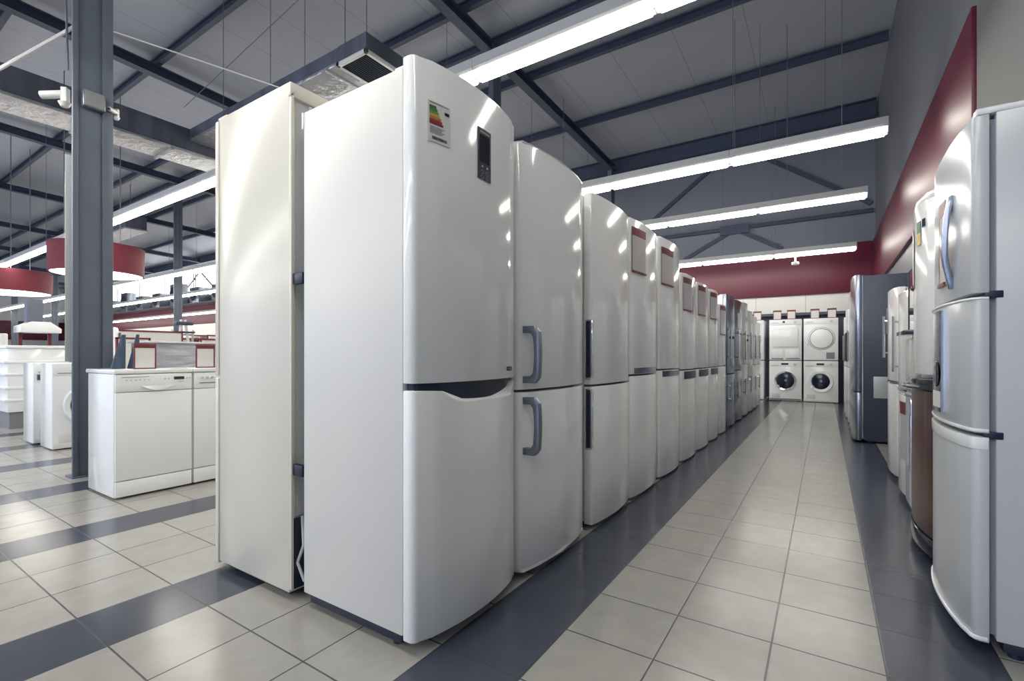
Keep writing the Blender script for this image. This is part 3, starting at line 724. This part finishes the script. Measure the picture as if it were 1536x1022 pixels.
# dark steel side by side
GS, DGS = fridge('large dark grey side-panelled fridge facing the aisle on the right', (0.285, 7.35, 0), 0.80, 1.862, [0.56], bulge=0.03, d=0.66, rz=PI, body='steelside', door='steel', t=0.06, z0=0.03, near='hi', gap=0.010, rr=0.02)
MB().box(-0.066, -0.060, 0.785, 0.799, 0.05, 1.85).build('side_trim', M['chrome'], GS)
tag(MB().box(0.445, 0.60, 6.542, 6.549, 0.50, 0.735).build('document_pocket', M['silverwhite'], bev=0.001), 'pale document pocket fixed to the side of the dark grey fridge', 'pocket')
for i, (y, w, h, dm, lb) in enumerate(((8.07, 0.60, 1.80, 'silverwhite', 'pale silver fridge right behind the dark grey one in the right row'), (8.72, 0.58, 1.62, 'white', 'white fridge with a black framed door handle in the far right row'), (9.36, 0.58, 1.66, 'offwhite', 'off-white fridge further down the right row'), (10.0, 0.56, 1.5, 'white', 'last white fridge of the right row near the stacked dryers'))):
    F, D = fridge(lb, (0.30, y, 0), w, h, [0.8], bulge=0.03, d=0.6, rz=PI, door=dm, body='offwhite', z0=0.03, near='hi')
    vhandle(D[1], 0.0, 0.12, 0.88, 1.3, 'navy' if i == 1 else 'chrome', 0.012)

# ------------------------------------------------------------------ far washers and dryers
def machine(kind, label, loc, rz=0.0, w=0.595, h=0.85, d=0.56, variant=0, group=None):
    """front faces +X"""
    t = thing(kind, label, 'washing machine' if kind == 'washing_machine' else ('tumble dryer' if kind == 'tumble_dryer' else 'dishwasher'), loc, rz, group)
    MB().box(-d, 0, 0, w, 0.012, h).build('cabinet', M['white'], t, bev=0.008)
    mb = MB()
    for yy in (0.06, w-0.06): mb.cyl((-0.06, yy, 0), (-0.06, yy, 0.013), 0.02, 10).cyl((-d+0.06, yy, 0), (-d+0.06, yy, 0.013), 0.02, 10)
    mb.build('feet', M['navy'], t)
    MB().box(0.0, 0.004, 0.01, w-0.01, h-0.125, h-0.012).build('control_panel', M['white'], t, bev=0.002)
    c = (0.0, w/2, 0.43*h/0.85)
    if kind == 'washing_machine':
        rim = 'chrome' if variant == 0 else 'white'
        dr = MB().ring(c, 'X', 0.15, 0.205 if variant == 0 else 0.22, 0.035).build('door_ring', M[rim], t)
        MB().dome((0.002, c[1], c[2]), 0.165, 0.03).build('door_glass', M['glass_dark'], dr)
        MB().cyl((0.03, c[1]+0.01, c[2]+0.01), (0.034, c[1]+0.01, c[2]+0.01), 0.026, 16).build('door_hub', M['handle'], dr)
        MB().box(0.02, 0.045, c[1]-0.15, c[1]-0.11, c[2]-0.13, c[2]-0.09).build('door_handle', M['plastic'], dr, bev=0.008)
        MB().box(0.004, 0.007, w*0.38, w*0.60, h-0.085, h-0.045).build('display', M['navy'], t, bev=0.001)
        MB().cyl((0.004, w*0.80, h-0.065), (0.022, w*0.80, h-0.065), 0.024, 18).build('programme_knob', M['plastic'], t, bev=0.003)
        MB().box(0.004, 0.006, w*0.07, w*0.30, h-0.105, h-0.097).build('drawer_grip', M['seal'], t)
        MB().box(0.0, 0.003, 0.05, 0.20, 0.07, 0.16).build('filter_flap', M['offwhite'], t, bev=0.001)
        MB().box(0.0, 0.003, 0.012, w-0.012, 0.02, 0.055).build('plinth', M['seal'] if variant == 0 else M['offwhite'], t)
    elif kind == 'tumble_dryer':
        if variant == 0:
            MB().box(0.0, 0.022, 0.06, w-0.06, 0.29, 0.665).build('door', M['white'], t, bev=0.008)
            MB().box(0.004, 0.008, w*0.42, w*0.49, h-0.075, h-0.035).build('display', M['navy'], t)
            MB().box(0.0, 0.008, 0.04, w*0.47, 0.055, 0.235).box(0.0, 0.008, w*0.50, w-0.04, 0.055, 0.235).build('lower_flap', M['white'], t, bev=0.003)
            MB().box(0.0, 0.006, 0.04, w*0.44, 0.03, 0.05).box(0.0, 0.006, w*0.53, w-0.04, 0.03, 0.05).build('vent_slot', M['seal'], t)
        else:
            dr = MB().ring((0, w*0.52, 0.455), 'X', 0.0, 0.235, 0.02).build('door_ring', M['seal'], t)
            MB().dome((0.004, w*0.52, 0.455), 0.228, 0.03).build('door', M['white'], dr)
            MB().box(0.01, 0.03, w*0.11, w*0.15, 0.31, 0.35).build('door_handle', M['plastic'], dr, bev=0.006)
            mb = MB().box(0.0, 0.003, w*0.66, w*0.90, 0.04, 0.17)
            for i in range(8): mb.box(0.003, 0.006, w*0.66, w*0.90, 0.045+i*0.016, 0.052+i*0.016)
            mb.build('vent_grille', M['seal'], t)
        MB().cyl((0.004, w*0.80, h-0.062), (0.022, w*0.80, h-0.062), 0.024, 18).build('programme_knob', M['plastic'], t, bev=0.003)
        MB().box(0.004, 0.006, w*0.07, w*0.28, h-0.075, h-0.066).build('panel_print', M['seal'], t)
    return t
YS = 11.62
RZ = -PI/2       # front faces -Y ; local y -> +X
for (x, v, la, lb_) in ((-1.0, 0, 'stacked washing machine with a grey-rimmed door, bottom left of the middle stacks', 'tumble dryer with a square door on top of the left stack'),
                        (-0.37, 1, 'stacked washing machine with a white-rimmed door, bottom of the right stack', 'tumble dryer with a big round door on top of the right stack')):
    machine('washing_machine', la, (x, YS, 0), RZ, variant=v)
    machine('tumble_dryer', lb_, (x, YS, 0.855), RZ, h=0.87, variant=v)
machine('washing_machine', 'washing machine half hidden behind the end of the left fridge row', (-1.70, YS, 0), RZ, variant=1)
machine('tumble_dryer', 'tumble dryer half hidden behind the end of the left fridge row', (-1.70, YS, 0.855), RZ, h=0.87, variant=1)
machine('washing_machine', 'washing machine behind the end of the right fridge row', (0.32, YS, 0), RZ, variant=1)
machine('tumble_dryer', 'tumble dryer stacked behind the end of the right fridge row', (0.32, YS, 0.855), RZ, h=0.87, variant=1)

def stand_card(loc, w, h, label, rz=0.0, fr=0.012, head=0.022, group=None, m='paper', lean=0):
    """small standing card, front +X"""
    t = thing('price_card', label, 'price card', loc, rz, group)
    MB().box(0, 0.004, 0, w, 0.0, h).build('sheet', M[m], t)
    MB().box(-0.003, 0.007, -fr, 0, -0.0, h+fr).box(-0.003, 0.007, w, w+fr, 0.0, h+fr).box(-0.003, 0.007, 0, w, h-head, h+fr).box(-0.003, 0.007, 0, w, 0, fr).build('red_frame', M['redframe'], t, bev=0.001)
    MB().box(-0.03, -0.003, w*0.3, w*0.7, 0.0, 0.008).build('card_foot', M['plastic'], t)
    return t
for x, lb in ((-1.30, 'over the leftmost dryer'), (-0.92, 'over the square-door dryer, left of two'), (-0.66, 'over the square-door dryer, right of two'), (-0.24, 'over the round-door dryer, left of two'), (0.05, 'over the round-door dryer, right of two')):
    stand_card((x, YS+0.05, 1.728), 0.135, 0.185, 'small red-framed price card standing '+lb, RZ, group='price cards on the dryers')
tag(MB().box(-6, XW-0.1, 12.45, 12.75, 1.86, 1.92).box(-6, XW-0.1, 12.7, 12.75, 0.0, 1.86).build('wall_shelf', M['steelside']), 'dark grey shelf running along the far wall behind the dryers', 'shelf')

# ------------------------------------------------------------------ left: dishwashers
def dishwasher(label, y, w, v):
    t = thing('dishwasher', label, 'dishwasher', (-3.95, y, 0), 0, 'dishwashers beside the near column')
    MB().box(-0.50, -0.02, 0, w, 0.012, 0.842).build('cabinet', M['white'], t, bev=0.006)
    MB().box(-0.54, 0.004, -0.004, w+0.002, 0.842, 0.872).build('worktop', M['white'], t, bev=0.008)
    MB().box(-0.02, -0.002, 0.004, w-0.004, 0.015, 0.118).build('kick_plate', M['white'], t, bev=0.003)
    MB().box(-0.02, 0.0, 0.004, w-0.004, 0.124, 0.716).build('door', M['white'], t, bev=0.003)
    n = 20; bm_ = MB()
    prof_lo = []
    pts = []
    # control panel with scooped smile grip
    for i in range(n+1):
        y_ = 0.004+(w-0.008)*i/n; u = (y_/w-0.52)/0.24
        dip = max(0, 1-u*u)
        pts.append((0.0+0.004*dip, y_))
    MB().prism([(-0.02, 0.004)]+pts+[(-0.02, w-0.004)], 0.72, 0.838).build('control_panel', M['white'], t, bev=0.003)
    # lip: crescent
    b2 = MB(); bm = b2.bm
    top, bot = [], []
    for i in range(17):
        u = -1+2*i/16; y_ = w*0.52+u*w*0.20
        top.append((0.0045, y_, 0.757)); bot.append((0.0045, y_, 0.757-0.032*(1-abs(u)**1.6)-0.0005))
    vt = [bm.verts.new(p) for p in top]; vb = [bm.verts.new(p) for p in bot]; vo = [bm.verts.new((p[0]+0.012, p[1], p[2]-0.001)) for p in bot]; vo2 = [bm.verts.new((p[0]+0.002, p[1], p[2])) for p in top]
    for i in range(16):
        bm.faces.new((vt[i], vt[i+1], vo2[i+1], vo2[i])); bm.faces.new((vo2[i], vo2[i+1], vo[i+1], vo[i])); bm.faces.new((vo[i], vo[i+1], vb[i+1], vb[i])); bm.faces.new((vb[i], vb[i+1], vt[i+1], vt[i]))
    b2.build('grip_lip', M['offwhite'], t)
    if v == 0:
        MB().box(0.001, 0.004, w*0.74, w*0.88, 0.795, 0.815).build('display', M['navy'], t)
        MB().box(0.001, 0.0032, w*0.08, w*0.46, 0.8185, 0.8215).build('vent_line', M['handle'], t)
        for i in range(6): MB().box(0.001, 0.0035, w*(0.13+0.055*i), w*(0.13+0.055*i)+0.008, 0.797, 0.801).build('button', M['seal'], t)
        for yy in (0.62, 0.67, 0.92, 0.96): MB().cyl((0.0, w*yy, 0.803), (0.005, w*yy, 0.803), 0.006, 10).build('button', M['offwhite'], t)
        for yy in (0.80, 0.83, 0.86): MB().box(0.001, 0.0035, w*yy, w*yy+0.006, 0.776, 0.780).build('button', M['seal'], t)
    else:
        for i in range(3): MB().cyl((0, 0.06+i*0.035, 0.80), (0.01, 0.06+i*0.035, 0.80), 0.008, 12).build('button', M['silverwhite'], t)
        MB().box(0.001, 0.004, 0.04, 0.16, 0.758, 0.764).build('handle_slot', M['handle'], t)
dishwasher('white dishwasher in front with a small dark display and smile-shaped grip', 1.217, 0.468, 0)
dishwasher('white dishwasher partly hidden by the cream fridge, three round buttons', 1.692, 0.59, 1)
# red framed cards and bags on them
stand_card((-4.02, 1.352, 0.873), 0.118, 0.170, 'red-framed blank card standing on the front dishwasher', 0, fr=0.008, head=0.022)
stand_card((-4.02, 1.745, 0.873), 0.118, 0.170, 'red-framed blank card standing on the dishwasher behind the cream fridge', 0, fr=0.008, head=0.022)
def cone_bag(x, y, z, h, r, label, lean=0.03):
    mb = MB(); bm = mb.bm; n = 18; m = 8; rings = []
    for k_ in range(m+1):
        u = k_/m
        rr = r*(1-0.72*u)
        rings.append([bm.verts.new((x+rr*math.cos(a)*(1+0.12*math.sin(3*a+k_*0.3)), y+lean*u+rr*math.sin(a)*(1+0.12*math.sin(4*a)), z+h*u)) for a in [2*PI*i/n for i in range(n)]])
    for u, v in zip(rings, rings[1:]):
        for i in range(n): bm.faces.new((u[i], u[(i+1) % n], v[(i+1) % n], v[i]))
    bm.faces.new(rings[-1]); bm.faces.new(list(reversed(rings[0])))
    tag(mb.build('folded_cover', M['bag']), label, 'cover', 'folded blue-grey covers')
cone_bag(-4.24, 1.325, 0.873, 0.245, 0.045, 'blue-grey folded cloth cover on the dishwasher, nearer the column', 0.035)
cone_bag(-4.25, 1.418, 0.873, 0.25, 0.036, 'blue-grey folded cloth cover on the dishwasher, nearer the red-framed card', 0.03)
tag(MB().box(-4.9, -4.56, 1.62, 2.30, 0.0, 1.07).build('wrapped_stack', M['film'], bev=0.01), 'grey stack wrapped in crinkled stretch film behind the dishwashers', 'wrapped stack')
tag(MB().box(-4.93, -4.53, 1.60, 2.33, 1.07, 1.085).build('stack_lid', M['plastic'], bev=0.003), 'thin white board lying on the film-wrapped stack', 'board')

# washers left of the column
machine('washing_machine', 'white washing machine just left of the near column', (-6.54, 1.505, 0), 0, h=0.885, d=0.40, variant=1, group=None)
t = machine('washing_machine', 'white washing machine behind, second to the left of the column', (-7.15, 1.495, 0), 0, h=0.885, d=0.38, w=0.55, variant=1)
MB().box(0.004, 0.03, 0.03, 0.10, 0.70, 0.76).build('hose_bracket', M['steelside'], t)
# chest unit with ridged front at the left edge
t = thing('chest_freezer', 'white unit with horizontal ridges and a grey base at the left edge', 'freezer', (-8.9, 1.62, 0))
MB().box(-1.9, 0, 0, 0.6, 0.22, 1.06).build('body', M['white'], t, bev=0.006)
mb = MB()
for z in (0.36, 0.52, 0.70, 0.86): mb.box(-1.9, 0.012, -0.03, 0.61, z, z+0.035)
mb.build('ridge', M['white'], t, bev=0.008)
MB().box(-1.9, -0.02, 0.02, 0.58, 0.0, 0.215).build('base', M['skirting'], t)
MB().box(-1.92, 0.02, -0.02, 0.62, 1.06, 1.10).build('lid', M['white'], t, bev=0.008)
# water heater like column, red board
t = thing('water_heater', 'white cylindrical water heater standing left of the near column', 'heater', (-7.45, 2.22, 0))
MB().cyl((0, 0, 0.0), (0, 0, 1.32), 0.11, 28).build('tank', M['white'], t, bev=0.03)
MB().cyl((0.06, 0.11, 0.88), (0.06, 0.11, 1.25), 0.014, 8).build('pipe', M['wire'], t)
t = thing('display_board', 'red display board with a grey swoosh panel at the left', 'board', (-9.35, 2.55, 0))
MB().box(-0.03, 0.0, -0.02, 0.60, 0.0, 1.28).build('board', M['redframe'], t, bev=0.003)
MB().sweep([(0.0, 0.4), (0.56, 0.4), (0.56, 1.17), (0.26, 1.17), (0.12, 1.11), (0.0, 1.04)], 0.001, 0.006, 'X').build('grey_panel', M['wallgrey'], t)
MB().sweep([(0.0, 1.0), (0.56, 1.03), (0.56, 1.17), (0.26, 1.17), (0.12, 1.11), (0.0, 1.04)], 0.007, 0.009, 'X').build('pale_swoosh', M['silverwhite'], t)
t = thing('extractor_hood', 'white curved extractor hood over the red stand at the far left', 'cooker hood', (-12.0, 2.35, 0))
mb = MB(); bm = mb.bm
prof = [(0.0, 1.38), (0.55, 1.38), (0.55, 1.46), (0.40, 1.58), (0.15, 1.58), (0.0, 1.50)]
mb.sweep(prof, -0.5, 0, 'X').build('canopy', M['white'], t, bev=0.01)
MB().box(-0.4, -0.2, 0.12, 0.34, 1.58, 2.0).build('chimney', M['steel'], t)
MB().box(-0.45, -0.4, 0.05, 0.10, 0, 1.38).box(-0.45, -0.4, 0.45, 0.50, 0, 1.38).build('stand', M['redframe'], t)
tag(MB().box(-12.6, -12.2, 1.75, 2.1, 0, 1.32).build('blue_panel', M['blue'], bev=0.004), 'dark blue panel at the left picture edge', 'panel')
tag(MB().cyl((-11.4, 2.02, 0), (-11.4, 2.02, 1.33), 0.06, 16).build('white_post', M['plastic'], bev=0.02), 'short white rounded post beside the blue panel', 'post')
t = thing('framed_panel', 'tall white panel in a thin red frame right behind the near column', 'board', (-7.6, 2.30, 0))
MB().box(-0.02, 0.0, 0, 0.80, 0.0, 1.28).build('panel', M['paper'], t)
MB().box(-0.03, 0.006, -0.02, 0.0, 0, 1.3).box(-0.03, 0.006, 0.80, 0.82, 0, 1.3).box(-0.03, 0.006, -0.02, 0.82, 1.28, 1.30).build('frame', M['redframe'], t)
t = thing('framed_panel', 'smaller red-framed panel visible left of the near column', 'board', (-6.9, 2.16, 0))
MB().box(-0.02, 0.0, 0, 0.30, 0.0, 1.16).build('panel', M['paper'], t)
MB().box(-0.03, 0.006, -0.02, 0.0, 0, 1.18).box(-0.03, 0.006, 0.30, 0.32, 0, 1.18).box(-0.03, 0.006, -0.02, 0.32, 1.16, 1.18).build('frame', M['redframe'], t)
# step ladder
t = thing('step_ladder', 'white step ladder standing beyond the film-wrapped stack', 'ladder', (-8.0, 3.14, 0))
MB().tube([(0, 0, 0), (-0.02, 0.13, 1.50)], 0.02, 8).tube([(0, 0.36, 0), (-0.02, 0.18, 1.50)], 0.02, 8).build('side_rail', M['plastic'], t)
MB().tube([(-0.5, -0.05, 0), (-0.05, 0.02, 1.35)], 0.016, 8).tube([(-0.5, 0.45, 0), (-0.05, 0.30, 1.35)], 0.016, 8).build('rear_leg', M['plastic'], t)
mb = MB()
for z in (0.3, 0.55, 0.8, 1.05, 1.3): mb.box(-0.08, 0.02, 0.03, 0.30, z, z+0.025)
mb.build('step', M['steelside'], t)
MB().box(-0.08, 0.02, 0.05, 0.28, 1.42, 1.47).build('tool_tray', M['steelside'], t, bev=0.01)

# distant white goods, boards and shelf items filling the hall
random.seed(11)
wall_lbl = ['white', 'pale grey']
k = 0
spots = [(-12.5, 4.6, 1.28), (-14.0, 5.6, 1.42), (-16.5, 6.2, 1.5), (-13.5, 6.4, 1.2), (-18.5, 8.4, 1.7), (-21.5, 9.2, 1.8), (-24.0, 8.6, 1.9), (-15.2, 8.2, 1.4), (-11.0, 5.9, 1.2), (-26.5, 10.4, 2.0), (-20.0, 7.2, 1.5), (-29.0, 9.5, 2.0)]
wh = ['closest behind the red-framed card', 'left of the ladder, first', 'under the drum lamp', 'right of the ladder', 'under the dark mid column', 'beyond the dark mid column', 'deep in the store beyond the film stack', 'close beside the cream fridge edge', 'just above the second framed card', 'near the far red wall', 'left of the dark mid column', 'furthest in the hall']
for (x, y, h), wtxt in zip(spots, wh):
    t = thing('display_stand', 'distant white and red display stand '+wtxt, 'display stand', (x, y, 0), 0, 'distant display stands')
    w = random.uniform(0.7, 1.3)
    MB().box(-0.4, 0, 0, w, 0, h*0.92).build('body', M['wallwhite'], t, bev=0.01)
    fm = MB().box(-0.02, 0.02, -0.04, 0.0, 0, h).box(-0.02, 0.02, w, w+0.04, 0, h).box(-0.02, 0.02, -0.04, w+0.04, h-0.05, h)
    fm.build('red_frame', M['redframe'], t)
    for i in range(3):
        s_ = random.uniform(0.1, 0.22)
        yy = w*(0.1+0.3*i)
        MB().box(-0.3, -0.1, yy, yy+s_, h*0.921, h*0.921+s_*0.8).build('display_item', M[random.choice(['plastic', 'navy', 'handle', 'white'])], t, bev=0.01)
# dark air conditioning units high on the far left wall
for i in range(9):
    x = -49.5+i*2.6
    t = thing('air_conditioner', 'grey air-conditioning unit on the far ledge, %s from the left wall' % ['first', 'second', 'third', 'fourth', 'fifth', 'sixth', 'seventh', 'eighth', 'ninth'][i], 'air conditioner', (x, 13.55, 4.02), 0, 'units on the far ledge')
    hh = 0.9 if i % 3 else 1.3
    MB().box(0, 1.1, -0.35, 0.2, 0, hh).build('casing', M['handle' if i % 2 else 'wallgrey'], t, bev=0.01)
    MB().cyl((0.45, -0.351, hh*0.5), (0.45, -0.37, hh*0.5), hh*0.36, 20).build('fan_grille', M['navy'], t)
tag(MB().box(XL+0.1, -22, 13.1, 13.78, 3.96, 4.015).build('wall_ledge', M['handle']), 'long grey ledge above the red board at the far left', 'ledge')
